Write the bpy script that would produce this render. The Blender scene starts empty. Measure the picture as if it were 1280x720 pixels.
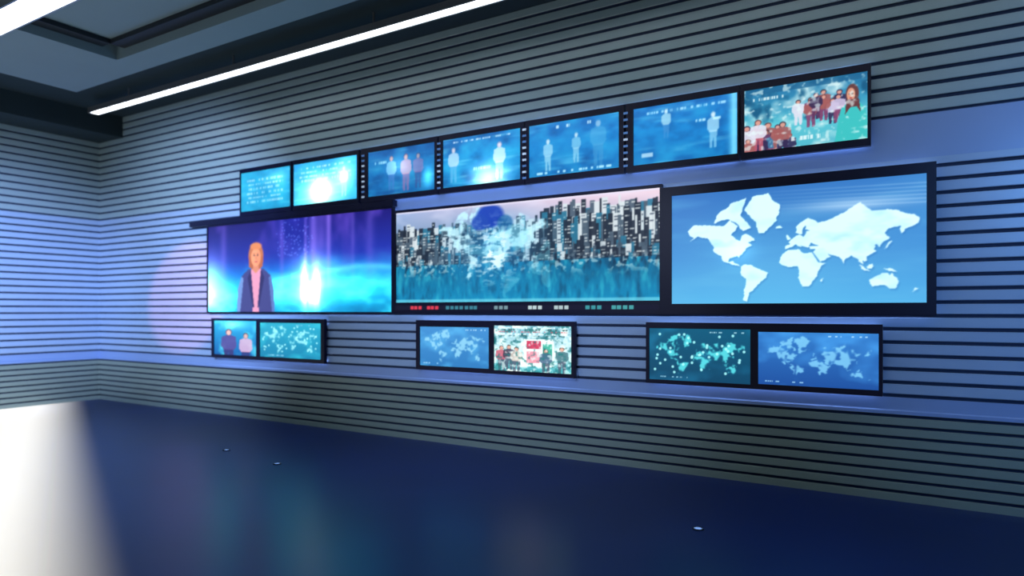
import bpy, math, numpy as np
from mathutils import Vector
rng=np.random.RandomState(7)
sc=bpy.context.scene
sc.view_settings.view_transform='Standard'

def lin(c):
    c=np.clip(np.asarray(c,dtype=float),0,1)
    return np.where(c<=0.04045,c/12.92,((c+0.055)/1.055)**2.4)
def L(*c):
    r=lin(np.array(c)/255.0); return (float(r[0]),float(r[1]),float(r[2]),1)

# ---------------- materials ----------------
def mat(name,col,rough=0.5,spec=0.4,metal=0.0,emit=None,es=0,bump=0,nscale=40,var=0.0):
    m=bpy.data.materials.new(name); m.use_nodes=True
    nt=m.node_tree; b=nt.nodes['Principled BSDF']
    b.inputs['Base Color'].default_value=col
    b.inputs['Roughness'].default_value=rough
    b.inputs['Specular IOR Level'].default_value=spec
    b.inputs['Metallic'].default_value=metal
    if emit:
        b.inputs['Emission Color'].default_value=emit
        b.inputs['Emission Strength'].default_value=es
    if bump or var:
        tc=nt.nodes.new('ShaderNodeTexCoord'); n=nt.nodes.new('ShaderNodeTexNoise')
        n.inputs['Scale'].default_value=nscale; n.inputs['Detail'].default_value=4
        nt.links.new(tc.outputs['Object'],n.inputs['Vector'])
        if bump:
            bp=nt.nodes.new('ShaderNodeBump'); bp.inputs['Strength'].default_value=bump; bp.inputs['Distance'].default_value=0.01
            nt.links.new(n.outputs['Fac'],bp.inputs['Height']); nt.links.new(bp.outputs['Normal'],b.inputs['Normal'])
        if var:
            mx=nt.nodes.new('ShaderNodeMix'); mx.data_type='RGBA'
            mx.inputs[6].default_value=tuple(v*(1-var) for v in col[:3])+(1,)
            mx.inputs[7].default_value=tuple(v*(1+var) for v in col[:3])+(1,)
            nt.links.new(n.outputs['Fac'],mx.inputs[0]); nt.links.new(mx.outputs[2],b.inputs['Base Color'])
    return m
M_up=mat('slat_grey',L(142,168,178),0.34,0.5,var=0.06,nscale=3)
M_mid=mat('slat_blue_lit',L(146,174,208),0.3,0.5,var=0.06,nscale=3)  # blue wash light put into the base colour of mid-height slats
M_low=mat('slat_olive',L(126,144,138),0.4,0.5,var=0.06,nscale=3)  # lower slats, banded light put into the colour as olive
M_groove=mat('groove_dark',L(42,56,84),0.7,0.2,var=0.1)
M_band=mat('smooth_panel',L(128,158,208),0.3,0.5,var=0.04,nscale=2)
M_ceil=mat('ceiling_dark',L(42,58,66),0.7,0.2,var=0.1,nscale=2)
M_cofr=mat('ceiling_panel_grey',L(114,138,152),0.6,0.3,var=0.05,nscale=2)
M_bez=mat('bezel_navy_black',L(8,11,44),0.35,0.3,var=0.1)
M_trim=mat('trim_dark',L(30,38,48),0.5,0.3,var=0.1)
M_lamp=mat('led_diffuser',L(240,245,250),0.4,0.3,emit=(0.93,0.97,1,1),es=6.0)
M_alu=mat('lamp_aluminium',L(150,155,160),0.35,0.5,metal=0.8,var=0.05)
M_disc=mat('floor_disc_face',L(80,120,190),0.2,0.5,emit=(0.25,0.45,0.95,1),es=.8)
M_back=mat('added_glow_emit',L(150,190,255),0.4,0.3,emit=(0.42,0.58,1,1),es=9)  # added source, hidden behind the screens to brighten the wall

# ---------------- mesh helpers ----------------
def mesh_obj(name,verts,faces,mats,fm=None,parent=None):
    me=bpy.data.meshes.new(name); me.from_pydata(verts,[],faces); 
    for m in mats: me.materials.append(m)
    if fm: me.polygons.foreach_set('material_index',fm)
    me.update()
    o=bpy.data.objects.new(name,me); sc.collection.objects.link(o)
    if parent: o.parent=parent
    return o
BF=[(0,3,2,1),(4,5,6,7),(0,1,5,4),(1,2,6,5),(2,3,7,6),(3,0,4,7)]
def boxv(x0,x1,y0,y1,z0,z1):
    return [(x0,y0,z0),(x1,y0,z0),(x1,y1,z0),(x0,y1,z0),(x0,y0,z1),(x1,y0,z1),(x1,y1,z1),(x0,y1,z1)]
def box(name,x0,x1,y0,y1,z0,z1,m,parent=None,bev=0):
    o=mesh_obj(name,boxv(x0,x1,y0,y1,z0,z1),BF,[m],parent=parent)
    if bev:
        b=o.modifiers.new('bevel','BEVEL'); b.width=bev; b.segments=2
    return o
def boxes(name,lst,mats,parent=None):
    v=[];f=[];fm=[]
    for (a,mi) in lst:
        n=len(v); v+=boxv(*a); f+=[tuple(i+n for i in q) for q in BF]; fm+=[mi]*6
    return mesh_obj(name,v,f,mats,fm,parent)
def empty(name):
    e=bpy.data.objects.new(name,None); sc.collection.objects.link(e); return e

# ---------------- slatted walls ----------------
ZT=4.98
def slat_profile():
    pts=[(0.0,0.0)]; ms=[]
    def add(z,d,m): pts.append((z,d)); ms.append(m)
    z=0.0; p=0.0905
    add(0.0,0.05,3)
    while z+p<0.735:
        add(z+p*0.70,0.05,2); add(z+p*0.74,0.045,2); add(z+p*0.76,0.02,3); add(z+p,0.02,3); add(z+p,0.045,3); add(z+p+0.004,0.05,2); z+=p
    add(0.755,0.05,4); add(0.765,0.035,4); add(0.87,0.035,4)
    z=0.87
    add(z,0.02,3); 
    def run(z,top,mi,n):
        p=(top-z)/n
        for _ in range(n):
            add(z+p*0.22,0.02,3); add(z+p*0.25,0.036,3); add(z+p*0.30,0.04,mi); add(z+p*0.96,0.04,mi); add(z+p*.99,0.036,mi); add(z+p,0.02,3); z+=p
        return z
    z=run(z,3.22,1,21)
    z=run(z,ZT,0,15)
    return pts,ms
def slat_wall(name,fn,a0,a1):
    pts,ms=slat_profile(); v=[];f=[];
    for (z,d) in pts:
        v.append(fn(a0,d,z)); v.append(fn(a1,d,z))
    for i in range(len(ms)):
        f.append((2*i,2*i+1,2*i+3,2*i+2))
    return mesh_obj(name,v,f,[M_up,M_mid,M_low,M_groove,M_band],ms)
slat_wall('wall_back',lambda a,d,z:(a,-d,z),0.0,18.0)
slat_wall('wall_left',lambda a,d,z:(d,a,z),-9.0,0.0)
box('trim_4',7.0,18,-0.041,-0.019,2.86,3.225,M_band)

# ---------------- floor ----------------
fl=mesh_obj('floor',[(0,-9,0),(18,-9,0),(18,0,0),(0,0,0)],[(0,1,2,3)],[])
m=bpy.data.materials.new('studio_floor_navy'); m.use_nodes=True; nt=m.node_tree; b=nt.nodes['Principled BSDF']
tc=nt.nodes.new('ShaderNodeTexCoord'); sep=nt.nodes.new('ShaderNodeSeparateXYZ'); nt.links.new(tc.outputs['Object'],sep.inputs[0])
# white glow painted into floor colour and emission, fading across a diagonal
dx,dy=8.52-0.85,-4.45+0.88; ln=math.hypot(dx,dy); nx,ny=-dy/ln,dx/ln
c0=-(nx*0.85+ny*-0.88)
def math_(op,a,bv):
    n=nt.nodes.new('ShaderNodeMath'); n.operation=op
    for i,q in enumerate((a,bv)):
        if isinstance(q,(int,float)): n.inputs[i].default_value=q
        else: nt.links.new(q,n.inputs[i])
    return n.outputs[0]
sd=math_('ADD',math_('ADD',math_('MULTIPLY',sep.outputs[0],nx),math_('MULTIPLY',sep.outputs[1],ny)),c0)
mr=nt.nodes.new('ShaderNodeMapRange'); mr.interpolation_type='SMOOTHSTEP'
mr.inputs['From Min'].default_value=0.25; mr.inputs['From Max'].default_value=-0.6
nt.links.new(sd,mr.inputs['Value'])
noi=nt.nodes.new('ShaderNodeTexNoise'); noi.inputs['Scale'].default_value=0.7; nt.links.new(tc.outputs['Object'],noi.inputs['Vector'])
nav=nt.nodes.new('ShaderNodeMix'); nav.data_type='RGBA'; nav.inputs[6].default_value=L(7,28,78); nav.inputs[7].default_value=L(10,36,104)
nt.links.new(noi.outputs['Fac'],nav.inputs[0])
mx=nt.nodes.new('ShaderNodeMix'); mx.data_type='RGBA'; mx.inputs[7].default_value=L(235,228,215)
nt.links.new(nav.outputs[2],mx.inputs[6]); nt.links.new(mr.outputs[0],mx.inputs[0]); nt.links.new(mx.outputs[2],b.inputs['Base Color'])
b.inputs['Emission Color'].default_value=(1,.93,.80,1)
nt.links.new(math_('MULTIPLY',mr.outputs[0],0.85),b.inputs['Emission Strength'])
b.inputs['Roughness'].default_value=0.3; b.inputs['Specular IOR Level'].default_value=0.2
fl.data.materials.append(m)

# ---------------- ceiling ----------------
box('ceiling',0,18,-9,0,ZT,ZT+0.1,M_ceil)
boxes('trim_1',[((2.34,4.12,-9,-1.54,4.75,ZT),0),((4.12,18,-1.92,-1.54,4.75,ZT),0)],[M_cofr])
box('ceiling_panel',4.14,18,-9,-1.94,ZT-0.06,ZT-0.005,M_cofr)
boxes('trim_2',[((0.04,0.8,-9,-0.04,4.62,ZT),0)],[M_ceil])
boxes('trim_3',[((4.12,4.30,-9,-2.1,4.86,4.915),0),((4.3,18,-2.1,-1.925,4.86,4.915),0)],[M_trim])
def lamp(x0,x1,y0,y1,z):
    e=empty('linear_ceiling_lamp')
    boxes('housing',[((x0,x1,y0-0.02,y0,z,z+0.08),0),((x0,x1,y1,y1+0.02,z,z+0.08),0),((x0-0.02,x0,y0-0.02,y1+0.02,z,z+0.08),0),((x1,x1+0.02,y0-0.02,y1+0.02,z,z+0.08),0),((x0,x1,y0,y1,z+0.05,z+0.08),0)],[M_alu],e)
    box('diffuser',x0,x1,y0,y1,z+0.01,z+0.045,M_lamp,e)
    k=[]
    x=x0+1
    while x<x1: 
        k.append(((x-0.01,x+0.01,(y0+y1)/2-0.01,(y0+y1)/2+0.01,z+0.07,ZT),0)); x+=2.5
    boxes('hanger_rods',k,[M_alu],e)
lamp(1.46,17.5,-0.92,-0.79,4.74)
lamp(3.0,17.5,-3.42,-3.12,4.68)

# ---------------- canvas painter ----------------
class C:
    def __init__(s,w,h,base=(0,0,0)):
        s.w,s.h=w,h
        s.X,s.Y=np.meshgrid((np.arange(w))/(w-1),(np.arange(h))/(h-1))
        s.a=np.zeros((h,w,3)); s.a[:]=np.array(base)/255.
    def mix(s,mask,col):
        mask=np.clip(mask,0,1)[...,None]; s.a=s.a*(1-mask)+mask*np.array(col)/255.
    def add(s,mask,col): s.a=s.a+np.clip(mask,0,1)[...,None]*np.array(col)/255.
    def soften(s,n=1):
        for k in range(3): s.a[...,k]=blur(s.a[...,k],n)
    def vgrad(s,stops):
        ys=[p for p,_ in stops]
        for k in range(3): s.a[...,k]=np.interp(s.Y,ys,[c[k]/255. for _,c in stops])
    def noise(s,sx,sy,oc=3,seed=0):
        r=np.random.RandomState(seed); out=np.zeros((s.h,s.w)); amp=1;tot=0
        for o in range(oc):
            gx,gy=int(sx*2**o)+2,int(sy*2**o)+2
            g=r.rand(gy+1,gx+1); fx=s.X*(gx-1); fy=s.Y*(gy-1)
            ix,iy=fx.astype(int),fy.astype(int); tx,ty=fx-ix,fy-iy
            tx=tx*tx*(3-2*tx); ty=ty*ty*(3-2*ty)
            v=(g[iy,ix]*(1-tx)+g[iy,ix+1]*tx)*(1-ty)+(g[iy+1,ix]*(1-tx)+g[iy+1,ix+1]*tx)*ty
            out+=v*amp; tot+=amp; amp*=0.5
        return out/tot
    def polym(s,pts,X=None,Y=None):
        X=s.X if X is None else X; Y=s.Y if Y is None else Y
        ins=np.zeros(X.shape,bool); n=len(pts)
        for i in range(n):
            x1,y1=pts[i]; x2,y2=pts[(i+1)%n]
            if y1==y2: continue
            c=((y1>Y)!=(y2>Y))&(X<(x2-x1)*(Y-y1)/(y2-y1)+x1); ins^=c
        return ins.astype(float)
    def poly(s,pts,col,al=1.0): s.mix(s.polym(pts)*al,col)
    def rect(s,x0,y0,x1,y1,col,al=1.0): s.mix(((s.X>=x0)&(s.X<=x1)&(s.Y>=y0)&(s.Y<=y1))*al,col)
    def ell(s,cx,cy,rx,ry,col,al=1.0,soft=0.12):
        d=np.sqrt(((s.X-cx)/rx)**2+((s.Y-cy)/ry)**2); s.mix(np.clip((1-d)/soft+0.5,0,1)*al,col)
    def glow(s,cx,cy,rx,ry,col,al=1.0):
        d=((s.X-cx)/rx)**2+((s.Y-cy)/ry)**2; s.add(np.exp(-d*2)*al,col)
NA=[(-168,66),(-156,71),(-128,70),(-110,68),(-95,72),(-82,68),(-94,60),(-88,56),(-80,52),(-78,60),(-70,61),(-64,58),(-56,52),(-66,49),(-60,46),(-70,43),(-76,35),(-81,31),(-80,25),(-84,30),(-97,27),(-97,20),(-90,21),(-88,16),(-83,14),(-79,8),(-86,11),(-95,16),(-105,20),(-112,29),(-117,33),(-124,40),(-124,48),(-135,58),(-152,60),(-165,55),(-158,59),(-166,62)]
LANDS=[NA,[(-50,60),(-42,60),(-22,70),(-18,78),(-35,82.5),(-60,82),(-72,77),(-55,70)],
[(-122,71),(-118,76),(-95,80),(-70,82),(-78,75),(-64,66),(-74,64),(-84,70),(-100,73)],
[(-79,8),(-72,12),(-62,10),(-50,1),(-35,-6),(-39,-16),(-48,-26),(-57,-36),(-65,-42),(-68,-54),(-74,-52),(-72,-35),(-70,-18),(-80,-5)],
[(-17,15),(-16,24),(-6,35),(10,37),(20,31),(32,31),(37,21),(43,12),(51,11),(40,-3),(40,-15),(35,-22),(27,-33),(18,-34),(12,-18),(13,-6),(9,4),(-5,5),(-13,9)],
[(-9,37),(-9,43),(-1,45),(-4,48),(8,54),(12,56),(20,54),(24,59),(30,60),(22,61),(25,65),(18,62),(16,57),(12,57),(6,59),(12,66),(25,71),(40,67),(60,69),(75,72),(100,77),(115,73),(140,72),(170,69),(180,66),(178,62),(162,57),(156,52),(155,60),(140,58),(135,52),(140,47),(128,38),(127,35),(122,39),(118,38),(122,30),(115,22),(108,20),(109,12),(104,9),(102,13),(103,2),(98,10),(96,17),(90,22),(80,15),(77,8),(72,20),(62,25),(55,26),(59,22),(45,13),(37,26),(35,31),(36,36),(27,37),(26,40),(40,41),(30,46),(24,38),(18,41),(13,45),(17,40),(12,41),(8,44),(0,40)],
[(-5,50),(1,51),(-2,57),(-6,57)],[(-24,64),(-14,64),(-16,66),(-23,66)],[(131,32),(137,35),(141,38),(145,44),(141,43),(138,38)],
[(95,5),(105,-6),(115,-8),(104,0)],[(109,1),(117,6),(117,-3),(111,-3)],[(131,-1),(141,-3),(150,-10),(138,-8)],
[(114,-22),(122,-18),(130,-12),(136,-12),(140,-17),(142,-11),(146,-19),(153,-27),(150,-37),(140,-38),(131,-32),(118,-35),(114,-30)],
[(44,-25),(50,-16),(47,-25)],[(168,-46),(178,-38),(174,-36),(172,-42)]]
merc=lambda la: math.degrees(math.log(math.tan(math.pi/4+math.radians(la)/2)))
def worldmap(c,x0,x1,y0,y1,la0=-55,la1=82.6,warp=0.012,seed=3,lon0=-170,lon1=182):
    m0,m1=merc(la0),merc(la1)
    wx=(c.noise(25,25,3,seed)-.5)*warp; wy=(c.noise(25,25,3,seed+1)-.5)*warp*1.6
    mask=np.zeros((c.h,c.w))
    for P in LANDS:
        pts=[(x0+(x1-x0)*(lo-lon0)/(lon1-lon0), y0+(y1-y0)*(merc(la)-m0)/(m1-m0)) for lo,la in P]
        mask=np.maximum(mask,c.polym(pts,c.X+wx,c.Y+wy))
    return mask
def blur(a,n=1):
    for _ in range(n):
        p=np.pad(a,((1,1),(1,1)),mode='edge'); a=(p[:-2,1:-1]+p[2:,1:-1]+p[1:-1,:-2]+p[1:-1,2:]+2*a)/6
    return a
M_disp={}
def dispmat(es):
    if es in M_disp: return M_disp[es]
    m=bpy.data.materials.new('lcd_display'); m.use_nodes=True; nt=m.node_tree; b=nt.nodes['Principled BSDF']
    at=nt.nodes.new('ShaderNodeAttribute'); at.attribute_name='pix'
    b.inputs['Base Color'].default_value=(0.01,0.01,0.015,1); b.inputs['Roughness'].default_value=0.3; b.inputs['Specular IOR Level'].default_value=0.2
    nt.links.new(at.outputs['Color'],b.inputs['Emission Color']); b.inputs['Emission Strength'].default_value=es
    M_disp[es]=m; return m
def display(c,x0,x1,z0,z1,y,parent,es=1.4,name='display'):
    w,h=c.w,c.h
    X=x0+(x1-x0)*c.X; Z=z0+(z1-z0)*c.Y
    co=np.stack([X,np.full_like(X,y),Z],-1).reshape(-1,3)
    i=np.arange(h-1)[:,None]*w+np.arange(w-1)[None,:]
    q=np.stack([i,i+1,i+w+1,i+w],-1).reshape(-1,4)
    me=bpy.data.meshes.new(name); n=len(q)
    me.vertices.add(len(co)); me.vertices.foreach_set('co',co.ravel())
    me.loops.add(n*4); me.loops.foreach_set('vertex_index',q.ravel().astype(np.int32))
    me.polygons.add(n); me.polygons.foreach_set('loop_start',np.arange(0,n*4,4,dtype=np.int32))
    me.update(calc_edges=True)
    ca=me.color_attributes.new('pix','FLOAT_COLOR','POINT')
    col=np.ones((len(co),4)); col[:,:3]=lin(c.a).reshape(-1,3); ca.data.foreach_set('color',col.ravel().astype(np.float32))
    me.materials.append(dispmat(es)); me.validate()
    o=bpy.data.objects.new(name,me); sc.collection.objects.link(o); o.parent=parent; return o

# front plane of monitors is 12 cm in front of the wall
K=0.982; PX=lambda x:12.84+(x-12.84)*K; PZ=lambda z:1.6+(z-1.6)*K
YF=-0.125
def frame(e,x0,x1,z0,z1,holes,yb=-0.042,yf=YF,name='bezel'):
    """housing with rims round each hole (screens), added glow strips behind for a halo on the wall"""
    box('housing',x0,x1,yf+0.02,-0.072,z0,z1,M_bez,e)
    i=0.035; t=0.012
    boxes('added_glow_strip',[((x0+i,x1-i,-0.068,-0.046,z0+i,z0+i+t),0),((x0+i,x1-i,-0.068,-0.046,z1-i-t,z1-i),0)],[M_back],e)
    box('wall_mount',x0+i+.03,x1-i-.03,-0.072,-0.041,z0+i+t+.002,z1-i-t-.002,M_bez,e)
    lst=[]; xs=x0
    for (a,b_,c_,d) in holes:
        lst.append(((xs,a,yf,yf+0.02,z0,z1),0)); lst.append(((a,b_,yf,yf+0.02,d,z1),0)); lst.append(((a,b_,yf,yf+0.02,z0,c_),0)); xs=b_
    lst.append(((xs,x1,yf,yf+0.02,z0,z1),0))
    boxes(name,lst,[M_bez],e)

# ---------- contents ----------
def figure(c,cx,y0,hh,asp,skin,hair,top,leg,al=1.0):
    w=hh*asp
    c.poly([(cx-.10*w,y0),(cx-.12*w,y0+.48*hh),(cx+.12*w,y0+.48*hh),(cx+.10*w,y0),(cx+.03*w,y0),(cx,y0+.4*hh),(cx-.03*w,y0)],leg,al)
    c.poly([(cx-.12*w,y0+.45*hh),(cx-.19*w,y0+.55*hh),(cx-.17*w,y0+.80*hh),(cx-.05*w,y0+.85*hh),(cx+.05*w,y0+.85*hh),(cx+.17*w,y0+.80*hh),(cx+.19*w,y0+.55*hh),(cx+.12*w,y0+.45*hh)],top,al)
    c.ell(cx,y0+.925*hh,.075*w,.085*hh,hair,al); c.ell(cx,y0+.91*hh,.055*w,.065*hh,skin,al)
def textrows(c,x0,x1,y,h,col,seed,fill=.6,al=.8):
    r=np.random.RandomState(seed); x=x0
    while x<x1:
        wd=r.uniform(.006,.03)
        if r.rand()<fill: c.rect(x,y,min(x+wd,x1),y+h,col,al)
        x+=wd+.006

def big_left():
    c=C(320,150); c.vgrad([(0,(8,140,185)),(.25,(16,160,210)),(.42,(18,104,195)),(.6,(26,44,150)),(1,(22,18,100))])
    n=c.noise(6,5,4,1); c.mix(np.clip((n-.40)*2.6,0,1)*np.clip(1.1-c.Y*1.7,0,1),(90,236,244))
    c.mix(np.clip((.5-n)*3,0,1)*np.clip((1-c.Y*2),0,1)*.6,(6,64,120))
    n2=c.noise(14,3,3,5); c.mix(np.clip((n2-.5)*2,0,1)*np.clip(c.Y*1.4-.4,0,1)*.8,(90,66,180))
    for x,w_,a in ((.62,.02,.6),(.70,.012,.55),(.66,.03,.3),(.58,.008,.5),(.82,.01,.25),(.9,.02,.25),(.1,.02,.3),(.45,.012,.4)):
        c.mix(np.exp(-((c.X-x)/w_)**2)*a*np.clip((c.Y-.2)*2,0,1),(140,110,225))
    c.mix(np.exp(-((c.X-.5)/.12)**2)*np.clip(c.Y-.5,0,1)*.9,(20,40,170))
    r=np.random.RandomState(2)
    for i in range(90):
        x=r.uniform(.42,.62); y=r.uniform(.6,1); c.ell(x,y,.003,.006,(120,150,255),.6,.6)
    c.mix((np.exp(-((c.Y-.42-.04*np.sin(c.X*9))/.03)**2))*.4*(c.X>.5),(90,220,240))
    # flare glow painted into the screen picture
    c.glow(.61,.28,.15,.36,(150,225,250),.9); c.glow(.575,.30,.025,.28,(240,255,255),1); c.glow(.64,.26,.022,.26,(240,255,255),1); c.glow(.61,.2,.05,.18,(230,255,255),1)
    c.glow(0,.25,.13,.45,(190,235,255),1); c.glow(.42,.2,.1,.2,(90,170,180),.8); c.glow(.13,.2,.1,.2,(70,150,180),.8); c.glow(.80,.25,.2,.2,(40,120,130),.7)
    nn=c.noise(60,4,2,33); c.mix(np.clip((nn-.5)*4,0,1)*np.exp(-((c.X-.61)/.07)**2)*(c.Y<.6)*.4,(60,150,220))
    # presenter: jacket, shirt, neck, head, hair, face
    c.poly([(.185,0),(.19,.26),(.212,.40),(.255,.48),(.345,.48),(.388,.40),(.405,.24),(.41,0)],(58,62,120))
    c.poly([(.185,0),(.205,0),(.225,.38),(.212,.40),(.19,.26)],(120,165,225),.7); c.poly([(.41,0),(.395,0),(.375,.38),(.388,.40),(.405,.24)],(100,150,215),.5)
    c.poly([(.27,.48),(.33,.48),(.318,.0),(.282,.0)],(205,140,170)); c.poly([(.27,.48),(.25,.38),(.282,.05),(.290,.05)],(40,40,90)); c.poly([(.33,.48),(.35,.38),(.318,.05),(.310,.05)],(40,40,90))
    c.ell(.30,.63,.044,.145,(176,104,66)); c.poly([(.257,.62),(.259,.51),(.278,.475),(.322,.475),(.341,.51),(.343,.62)],(164,92,60))
    c.poly([(.287,.55),(.313,.55),(.319,.47),(.30,.43),(.281,.47)],(196,126,100))
    c.ell(.30,.61,.029,.10,(218,146,108)); c.ell(.315,.60,.014,.08,(198,124,92),.5,.6); c.ell(.30,.735,.034,.04,(200,124,78),1,.3)
    c.ell(.290,.632,.005,.008,(90,60,60)); c.ell(.310,.632,.005,.008,(90,60,60)); c.rect(.284,.651,.295,.657,(140,90,66)); c.rect(.305,.651,.316,.657,(140,90,66))
    c.poly([(.297,.63),(.303,.63),(.305,.59),(.295,.59)],(192,122,94)); c.ell(.30,.56,.009,.008,(176,80,80))
    c.soften(1)
    return c
def big_mid():
    c=C(440,150); c.vgrad([(0,(12,130,182)),(.2,(14,134,178)),(.4,(10,90,128)),(.5,(60,100,130)),(.75,(130,150,180)),(1,(206,190,214))])
    c.mix(np.clip(c.X-.35,0,1)*np.clip(c.Y-.6,0,1)*3,(236,206,215)); c.mix(np.clip(.4-c.X,0,1)*np.clip(c.Y-.6,0,1)*3,(70,140,200))
    n=c.noise(8,6,3,4); c.mix(np.clip((n-.5)*2.5,0,1)*(c.Y>.7)*.5,(235,232,250))
    r=np.random.RandomState(11)
    for row in range(6):
        base=.38; x=0
        while x<1:
            w=r.uniform(.005,.022); top=.82-row*.075+r.uniform(-.05,.05)+ (0.1 if x>.6 else 0)*(row<3)
            k=r.rand(); col=(28,38,52) if k<.42 else ((70,88,104) if k<.66 else ((205,216,220) if k<.86 else (40,110,140)))
            c.rect(x,base,x+w,top,col,.92)
            if w>.010:
                y=base+.03
                while y<top-.02:
                    if r.rand()<.55: c.rect(x+.003,y,x+w-.003,y+.012,(220,228,228) if sum(col)<300 else (50,60,80),.75)
                    y+=.03
            x+=w*r.uniform(.7,1.1)
    c.mix((c.Y<.40)*.96,(10,108,150)); c.mix(np.clip((.25-c.Y)*4,0,1)*.6,(14,146,196))
    n=c.noise(90,12,2,8); c.mix(np.clip((n-.5)*4,0,1)*np.exp(-((c.Y-.40)/.10)**2)*.95,(18,36,56))
    n=c.noise(60,7,3,9); c.mix(np.clip((n-.54)*4,0,1)*(c.Y<.40)*.45,(60,190,210)); c.mix(np.clip((.46-n)*4,0,1)*(c.Y<.42)*.55,(8,60,94))
    n=c.noise(70,30,2,19); c.mix((n>.62)*np.exp(-((c.Y-.36)/.08)**2)*.6,(190,215,220))
    cx,cy=.42,.62
    c.mix(np.exp(-((c.X-cx)/.16)**2-((c.Y-.55)/.35)**2)*.6,(40,140,205))
    g=worldmap(c,.20,.64,.22,1.0,warp=.03,seed=21); nz=c.noise(40,18,2,55); c.mix(blur(g)*np.clip((nz-.3)*4,.25,1)*.85,(190,240,252))
    c.ell(cx-.01,.88,.055,.12,(22,60,170),.95,.3); c.ell(cx-.05,.82,.035,.08,(30,70,170),.9,.3); c.ell(cx+.05,.80,.03,.08,(20,90,150),.8,.3)
    g=worldmap(c,.30,.9,.03,.78,warp=.02,seed=31); c.mix(blur(g)*(c.X<.64)*.3,(120,220,240))
    n=c.noise(40,40,2,14); c.mix((n>.6)*np.exp(-((c.X-cx)/.08)**2-((c.Y-.5)/.25)**2),(225,245,250))
    c.rect(0,.0,1,.03,(110,205,225),.7); c.rect(0,.985,1,1,(220,215,235),.7)
    c.soften(1)
    return c
def big_right():
    c=C(420,210); c.vgrad([(0,(76,166,216)),(.4,(60,128,194)),(1,(48,106,178))])
    c.mix(np.exp(-((c.X-.45)/.5)**2-((c.Y-.25)/.5)**2)*.5,(100,182,226)); c.mix(np.clip(c.X-.5,0,1)*.5,(70,150,210))
    n=c.noise(3,10,3,4); c.mix(np.clip((n-.5)*2,0,1)*.4,(96,176,218))
    for k in range(6): c.mix(np.exp(-((c.Y-.83-.03*k+.05*c.X)/.006)**2)*np.clip(c.X-.3,0,1)*.4,(200,230,250))
    g=worldmap(c,.07,.985,.01,.95,warp=.016)
    sh=np.roll(np.roll(g,-3,0),2,1); c.mix(blur(sh,3)*.25,(30,80,150))
    gg=blur(g,1); n=c.noise(12,12,3,40)
    c.mix(gg*.98,(210,242,248)); c.mix(gg*np.clip((n-.5)*2.5,0,1)*.6,(150,214,232)); c.mix(gg*np.exp(-((c.X-.45)/.12)**2)*.6,(206,252,244))
    c.glow(.30,.45,.10,.15,(30,50,50),.6); c.mix(np.exp(-((c.Y-.8)/.05)**2)*np.exp(-((c.X-.75)/.2)**2)*.45,(225,245,255))
    c.soften(1)
    return c
def small_map(seed,bg0,bg1,land,dots=False,w=130,h=66):
    c=C(w,h); c.vgrad([(0,bg0),(1,bg1)]); n=c.noise(4,3,3,seed); c.mix(np.clip((n-.5)*2,0,1)*.5,tuple(min(255,v*1.5+20) for v in bg1))
    g=worldmap(c,.06,.95,.1,.93,warp=.05,seed=seed)
    n=c.noise(24,12,2,seed+3); g=g*np.clip((n-(.40 if dots else .34))*6,0,1)
    c.mix(blur(g)*.8,land)
    r=np.random.RandomState(seed)
    if dots:
        for i in range(40): x,y=r.uniform(.05,.95),r.uniform(.15,.9); c.ell(x,y,.013,.025,(170,245,245),.8,.5)
    textrows(c,.05,.4,.05,.03,(170,220,240),seed,.5,.6); textrows(c,.6,.95,.92,.025,(190,230,240),seed+1,.5,.6)
    return c
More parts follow.
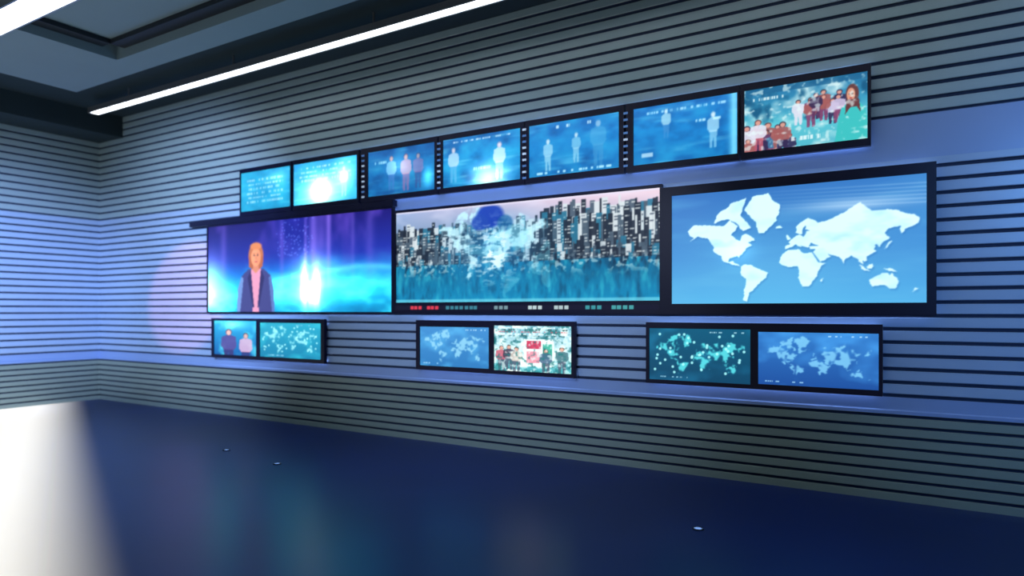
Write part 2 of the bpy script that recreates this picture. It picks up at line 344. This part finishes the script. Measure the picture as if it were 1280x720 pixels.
def top(i):
    w,h=130,70; c=C(w,h)
    c.vgrad([(0,(16,112,172)),(.3,(20,120,184)),(.6,(24,132,198)),(1,(30,108,178))])
    n=c.noise(5,4,4,i*7+1); c.mix(np.clip((n-.42)*2,0,1)*.65,(50,188,226)); c.mix(np.clip((.45-n)*3,0,1)*.6,(10,60,120))
    n=c.noise(3,14,2,i*9+2); c.mix(np.clip((n-.6)*3,0,1)*.45,(130,225,245))
    sk,pk=(235,190,180),(220,150,170)
    if i==0:
        c.mix(np.full((h,w),.45),(44,196,228)); 
        for k in range(6): textrows(c,.12,.85,.2+.11*k,.05,(225,250,255),k+4,.65,.5)
        c.glow(.75,.75,.3,.3,(60,60,50),.8)
    if i==1:
        c.mix(np.full((h,w),.45),(60,190,235)); c.glow(.45,.25,.45,.55,(150,160,130),1); c.glow(.43,.32,.18,.34,(255,255,255),1); c.glow(.8,.6,.2,.4,(130,130,110),.9)  # white flare burst painted into this screen's picture
        for k in range(4): textrows(c,.1,.9,.55+.1*k,.045,(235,250,255),k+14,.5,.5)
        figure(c,.80,.1,.7,.5,(240,230,230),(150,170,210),(235,240,250),(180,215,240),.6)
    if i==2:
        c.mix(np.full((h,w),.35),(10,56,120))
        figure(c,.36,.1,.75,.55,sk,(100,80,110),(140,205,235),(60,110,180),.6); figure(c,.58,.05,.8,.55,sk,(100,60,90),pk,(150,100,150),.6); figure(c,.76,.08,.75,.55,sk,(60,60,100),(160,110,160),(60,60,120),.5)
        textrows(c,.08,.3,.7,.06,(160,220,240),3); c.glow(.9,.3,.1,.3,(80,160,160),.7); c.glow(.5,.6,.25,.3,(70,90,90),.7)
    if i==3:
        figure(c,.14,.1,.72,.55,(215,210,220),(110,130,170),(190,215,235),(90,170,215),.7); figure(c,.74,.05,.75,.55,(225,215,225),(130,140,180),(200,225,240),(120,185,220),.75)
        textrows(c,.35,.65,.3,.05,(150,215,240),5); c.glow(.6,.1,.30,.38,(200,180,180),1); textrows(c,.1,.9,.9,.04,(210,235,250),7)
    if i==4:
        c.mix(np.full((h,w),.25),(12,80,156))
        figure(c,.22,.1,.6,.5,(200,220,230),(150,190,210),(160,205,225),(150,200,220),.65); figure(c,.54,.2,.55,.5,(200,220,230),(150,190,210),(140,195,220),(150,200,220),.6)
        figure(c,.78,.08,.85,.55,(190,205,220),(80,150,200),(80,160,205),(70,140,190),.45)
        textrows(c,.08,.92,.04,.04,(180,230,245),9,.5); textrows(c,.3,.7,.88,.05,(200,230,240),19,.5)
    if i==5:
        c.mix(np.full((h,w),.25),(12,80,156))
        figure(c,.33,.42,.5,.5,(210,225,230),(150,190,210),(165,210,225),(60,130,190),.7); figure(c,.78,.15,.6,.5,(210,225,230),(150,190,210),(165,210,230),(130,190,220),.7)
        textrows(c,.1,.9,.86,.04,(160,215,240),8,.6); textrows(c,.6,.85,.62,.04,(180,225,240),12,.6); c.rect(.08,.12,.2,.2,(220,240,245),.6)
        c.mix(np.exp(-((c.X-.97)/.04)**2)*.8,(120,210,240))
    c.soften(1)
    if i==6:
        c=C(220,110); c.vgrad([(0,(80,180,200)),(.4,(90,195,210)),(.6,(60,155,190)),(1,(30,110,160))])
        n=c.noise(7,6,3,77); c.mix(np.clip((n-.45)*3,0,1)*.75,(205,236,238)); n=c.noise(9,4,3,78); c.mix(np.clip((n-.55)*5,0,1)*(c.Y>.4),(18,90,130))
        c.rect(0,.9,1,1,(24,96,140),.8)
        r=np.random.RandomState(5)
        cols=[(186,90,110),(90,50,90),(130,70,110),(50,40,80),(200,190,220),(60,120,160),(160,90,90),(220,220,235)]
        for k in range(24):
            x=r.uniform(.02,.4) if k<14 else r.uniform(.42,.8); y=r.uniform(-.25,.02) if k<14 else r.uniform(.28,.42); hh=r.uniform(.42,.55) if k<14 else r.uniform(.34,.44)
            figure(c,x,y,hh,.75,(225,165,150),[(50,36,50),(110,60,60),(60,30,60)][k%3],cols[r.randint(8)],cols[r.randint(8)],.9)
        c.poly([(.75,.0),(.78,.35),(.80,.5),(.86,.58),(.93,.58),(.98,.48),(1,.3),(1,0)],(60,190,190)); c.ell(.885,.70,.05,.15,(100,60,60)); c.ell(.875,.69,.032,.10,(214,150,126)); c.poly([(.84,.62),(.83,.4),(.87,.5),(.92,.5),(.95,.4),(.935,.62)],(100,56,60))
        c.ell(.862,.70,.006,.012,(60,40,40)); c.ell(.886,.70,.006,.012,(60,40,40)); c.ell(.874,.635,.01,.01,(170,50,60))
        textrows(c,.05,.35,.8,.05,(230,245,245),3,.7); textrows(c,.4,.7,.1,.06,(240,250,250),4,.7)
        n=c.noise(25,16,2,79); c.mix(np.clip((n-.6)*6,0,1)*.6,(225,245,245)); c.soften(1)
    return c
def busy():
    c=C(150,80); c.vgrad([(0,(60,160,170)),(.5,(180,215,220)),(1,(110,170,190))])
    n=c.noise(9,7,3,90); c.mix(np.clip((n-.5)*4,0,1),(225,240,238)); c.mix(np.clip((.42-n)*5,0,1),(40,110,120))
    c.rect(.40,.12,.78,.72,(225,235,235),.9); c.rect(.43,.5,.62,.68,(190,60,90)); c.rect(.64,.3,.76,.62,(70,170,150)); c.rect(.43,.2,.6,.45,(215,120,140),.8)
    for k,(x,y,cl) in enumerate([(.1,.1,(180,80,100)),(.2,.12,(60,50,70)),(.3,.08,(200,190,180)),(.68,.05,(60,90,120)),(.88,.1,(70,110,120))]):
        figure(c,x,y-.1,.55,.8,(225,170,150),(70,50,50),cl,(70,80,100),.85)
    for k in range(5): textrows(c,.05,.95,.76+.045*k,.03,[(60,90,90),(240,250,250),(190,70,80)][k%3],k+60,.6)
    n=c.noise(25,16,2,92); c.mix(np.clip((n-.58)*6,0,1)*.6,(215,240,236)); c.mix(np.clip((.38-n)*6,0,1)*.7,(30,110,110))
    return c
def people_scr():
    c=C(90,64); c.vgrad([(0,(14,90,160)),(1,(40,170,220))]); n=c.noise(4,4,3,12); c.mix(np.clip((n-.45)*3,0,1)*.7,(90,225,240))
    figure(c,.35,-.35,1.1,.9,(235,190,180),(90,60,90),(80,70,140),(50,50,110),.9); figure(c,.75,-.35,1.0,.8,(235,190,180),(80,60,80),(220,170,200),(50,50,110),.8); c.glow(.5,.9,.4,.2,(80,80,60),.8)
    return c

# ---------- top row ----------
TX=[(3.94,5.09,3.965,5.06),(5.11,6.40,5.13,6.36),(6.44,7.71,6.56,7.66),(7.73,8.94,7.79,8.885),(8.95,10.14,9.0,10.08),(10.16,11.30,10.24,11.28),(11.31,12.40,11.345,12.375)]
for i,(a,b_,sa,sb) in enumerate(TX):
    e=empty('wall_monitor')
    a,b_,sa,sb=map(PX,(a,b_,sa,sb)); z0,z1,s0,s1=PZ(3.02),PZ(3.73),PZ(3.085),PZ(3.665)
    frame(e,a,b_,z0,z1,[(sa,sb,s0,s1)])
    display(top(i),sa,sb,s0,s1,YF+0.012,e,1.7 if i==1 else (1.1 if i==6 else 1.4))
# perforation style indicator lights on mounting rails between the monitors
lst=[]; r=np.random.RandomState(4)
cI=[mat('indicator_white',L(200,220,240),emit=(0.5,0.65,.9,1),es=.3),mat('indicator_blue',L(60,100,160),emit=(0.15,0.35,0.8,1),es=.3)]
e=empty('indicator_light_rail')
for x in (6.48,7.735,8.945,10.16):
    xx=PX(x)
    for k in range(9):
        z=PZ(3.08+.068*k); lst.append(((xx-.025,xx+.02,YF-.006,YF,z,z+.022),int(r.rand()<.6)))
boxes('indicator_lights',lst,cI,e)

# ---------- big screens ----------
e=empty('video_wall_display')
x0,x1=PX(3.13),PX(6.99); frame(e,x0,x1,PZ(1.56),PZ(2.93),[(PX(3.16),PX(6.965),PZ(1.58),PZ(2.905))])
display(big_left(),PX(3.16),PX(6.965),PZ(1.58),PZ(2.905),YF+.012,e,1.6)
box('support_rail',PX(2.68),PX(6.99),YF,-0.042,PZ(2.935),PZ(3.015),M_bez,e)
e=empty('video_wall_display')
frame(e,PX(6.992),PX(10.54),PZ(1.56),PZ(2.87),[(PX(7.04),PX(10.52),PZ(1.70),PZ(2.835))])
display(big_mid(),PX(7.04),PX(10.52),PZ(1.70),PZ(2.835),YF+.012,e,1.2)
t=C(360,12,(14,15,40)); 
for (a,b_,cl) in ((.07,.13,(220,60,80)),(.145,.20,(220,60,80)),(.23,.30,(60,130,150)),(.31,.37,(60,130,150)),(.43,.49,(120,150,160)),(.56,.62,(190,210,215)),(.655,.71,(180,200,205)),(.765,.83,(60,150,160)),(.85,.92,(70,160,165))):
    x=a
    while x<b_-.01: t.rect(x,.15,x+.014,.85,cl); x+=.019
display(t,PX(7.04),PX(10.52),PZ(1.605),PZ(1.66),YF-.002,e,1.0,'ticker_strip')
e=empty('video_wall_display')
frame(e,PX(10.545),PX(12.88),PZ(1.56),PZ(2.825),[(PX(10.65),PX(12.81),PZ(1.665),PZ(2.735))],yf=YF-.02)
display(big_right(),PX(10.65),PX(12.81),PZ(1.665),PZ(2.735),YF-.008,e,1.25)

# ---------- lower twin monitors ----------
def twin(a,b_,holes,cs):
    e=empty('twin_wall_monitor'); h=[(PX(p),PX(q),PZ(r_),PZ(s)) for p,q,r_,s in holes]
    frame(e,PX(a),PX(b_),PZ(.865),PZ(1.48),h)
    for hh,c in zip(h,cs): display(c,*hh,YF+.012,e)
twin(3.25,5.75,[(3.31,4.32,.92,1.44),(4.40,5.68,.92,1.42)],[people_scr(),small_map(5,(20,120,160),(40,160,190),(160,235,240),True,110,60)])
twin(7.37,9.57,[(7.43,8.46,.92,1.40),(8.53,9.53,.91,1.425)],[small_map(6,(40,110,170),(60,130,190),(140,200,225)),busy()])
twin(10.375,12.49,[(10.41,11.40,.905,1.42),(11.47,12.46,.915,1.40)],[small_map(8,(8,60,90),(12,80,110),(90,220,225),True,160,84),small_map(9,(24,70,140),(44,110,180),(120,190,225),False,160,84)])

# ---------- small emissive floor discs ----------
def disc(name,x,y,r):
    n=24; v=[(x+r*math.cos(t*2*math.pi/n),y+r*math.sin(t*2*math.pi/n),0.004) for t in range(n)]
    e=empty('floor_disc'); mesh_obj('lens',v,[tuple(range(n))],[M_disc],parent=e)
    v2=[];f=[]
    for k in range(n):
        a=k*2*math.pi/n
        for rr,z in ((r,0.004),(r,0.008),(r*1.35,0.008),(r*1.4,0.0)): v2.append((x+rr*math.cos(a),y+rr*math.sin(a),z))
    for k in range(n):
        for j in range(3):
            f.append((4*k+j,4*k+j+1,4*((k+1)%n)+j+1,4*((k+1)%n)+j))
    mesh_obj('rim',v2,f,[M_trim],parent=e)
for x,y in ((5.98,-1.69),(7.04,-1.85),(11.39,-1.65)): disc('u',x,y,.03)

# ---------- lights ----------
def spot(name,loc,tgt,col,en,size=60,blend=1.0,rad=.3):
    l=bpy.data.lights.new(name,'SPOT'); l.energy=en; l.color=col; l.spot_size=math.radians(size); l.spot_blend=blend; l.shadow_soft_size=rad
    o=bpy.data.objects.new(name,l); sc.collection.objects.link(o); o.location=loc
    o.rotation_euler=(Vector(tgt)-Vector(loc)).to_track_quat('-Z','Y').to_euler(); return o
spot('added_spot',(6.0,-5.5,3.4),(3.0,0,2.2),(.52,.65,1.0),2500,52)  # unseen spots, added to wash the walls blue
spot('added_spot',(9.5,-6.5,3.6),(8.6,0,1.5),(.54,.66,1.0),900,50)
spot('added_spot',(14.5,-6.5,3.4),(14.3,0,1.9),(.14,.40,1.0),650,48)
spot('added_spot',(5,-5,3.6),(0,-1.8,1.9),(.46,.58,1.0),2600,48)
spot('added_spot',(6,-4.4,3.2),(2.75,0,1.85),(1.0,.28,.34),1500,19,.35,.03)  # added spot, pink pool on the wall imitating lens flare
w=bpy.data.worlds.new('studio_world'); sc.world=w; w.use_nodes=True
w.node_tree.nodes['Background'].inputs[0].default_value=(.24,.38,.48,1); w.node_tree.nodes['Background'].inputs[1].default_value=.24

# ---------- camera ----------
cam=bpy.data.cameras.new('camera'); co=bpy.data.objects.new('camera',cam); sc.collection.objects.link(co)
cam.sensor_width=36; cam.lens=36*850/1280; cam.shift_y=28/1280
cam.dof.use_dof=True; cam.dof.focus_distance=6.2; cam.dof.aperture_fstop=0.6
co.location=(12.84,-6.6,1.6)
a=math.atan2(1380,850)
co.rotation_euler=(math.radians(90),0,math.pi/2-a)
sc.camera=co
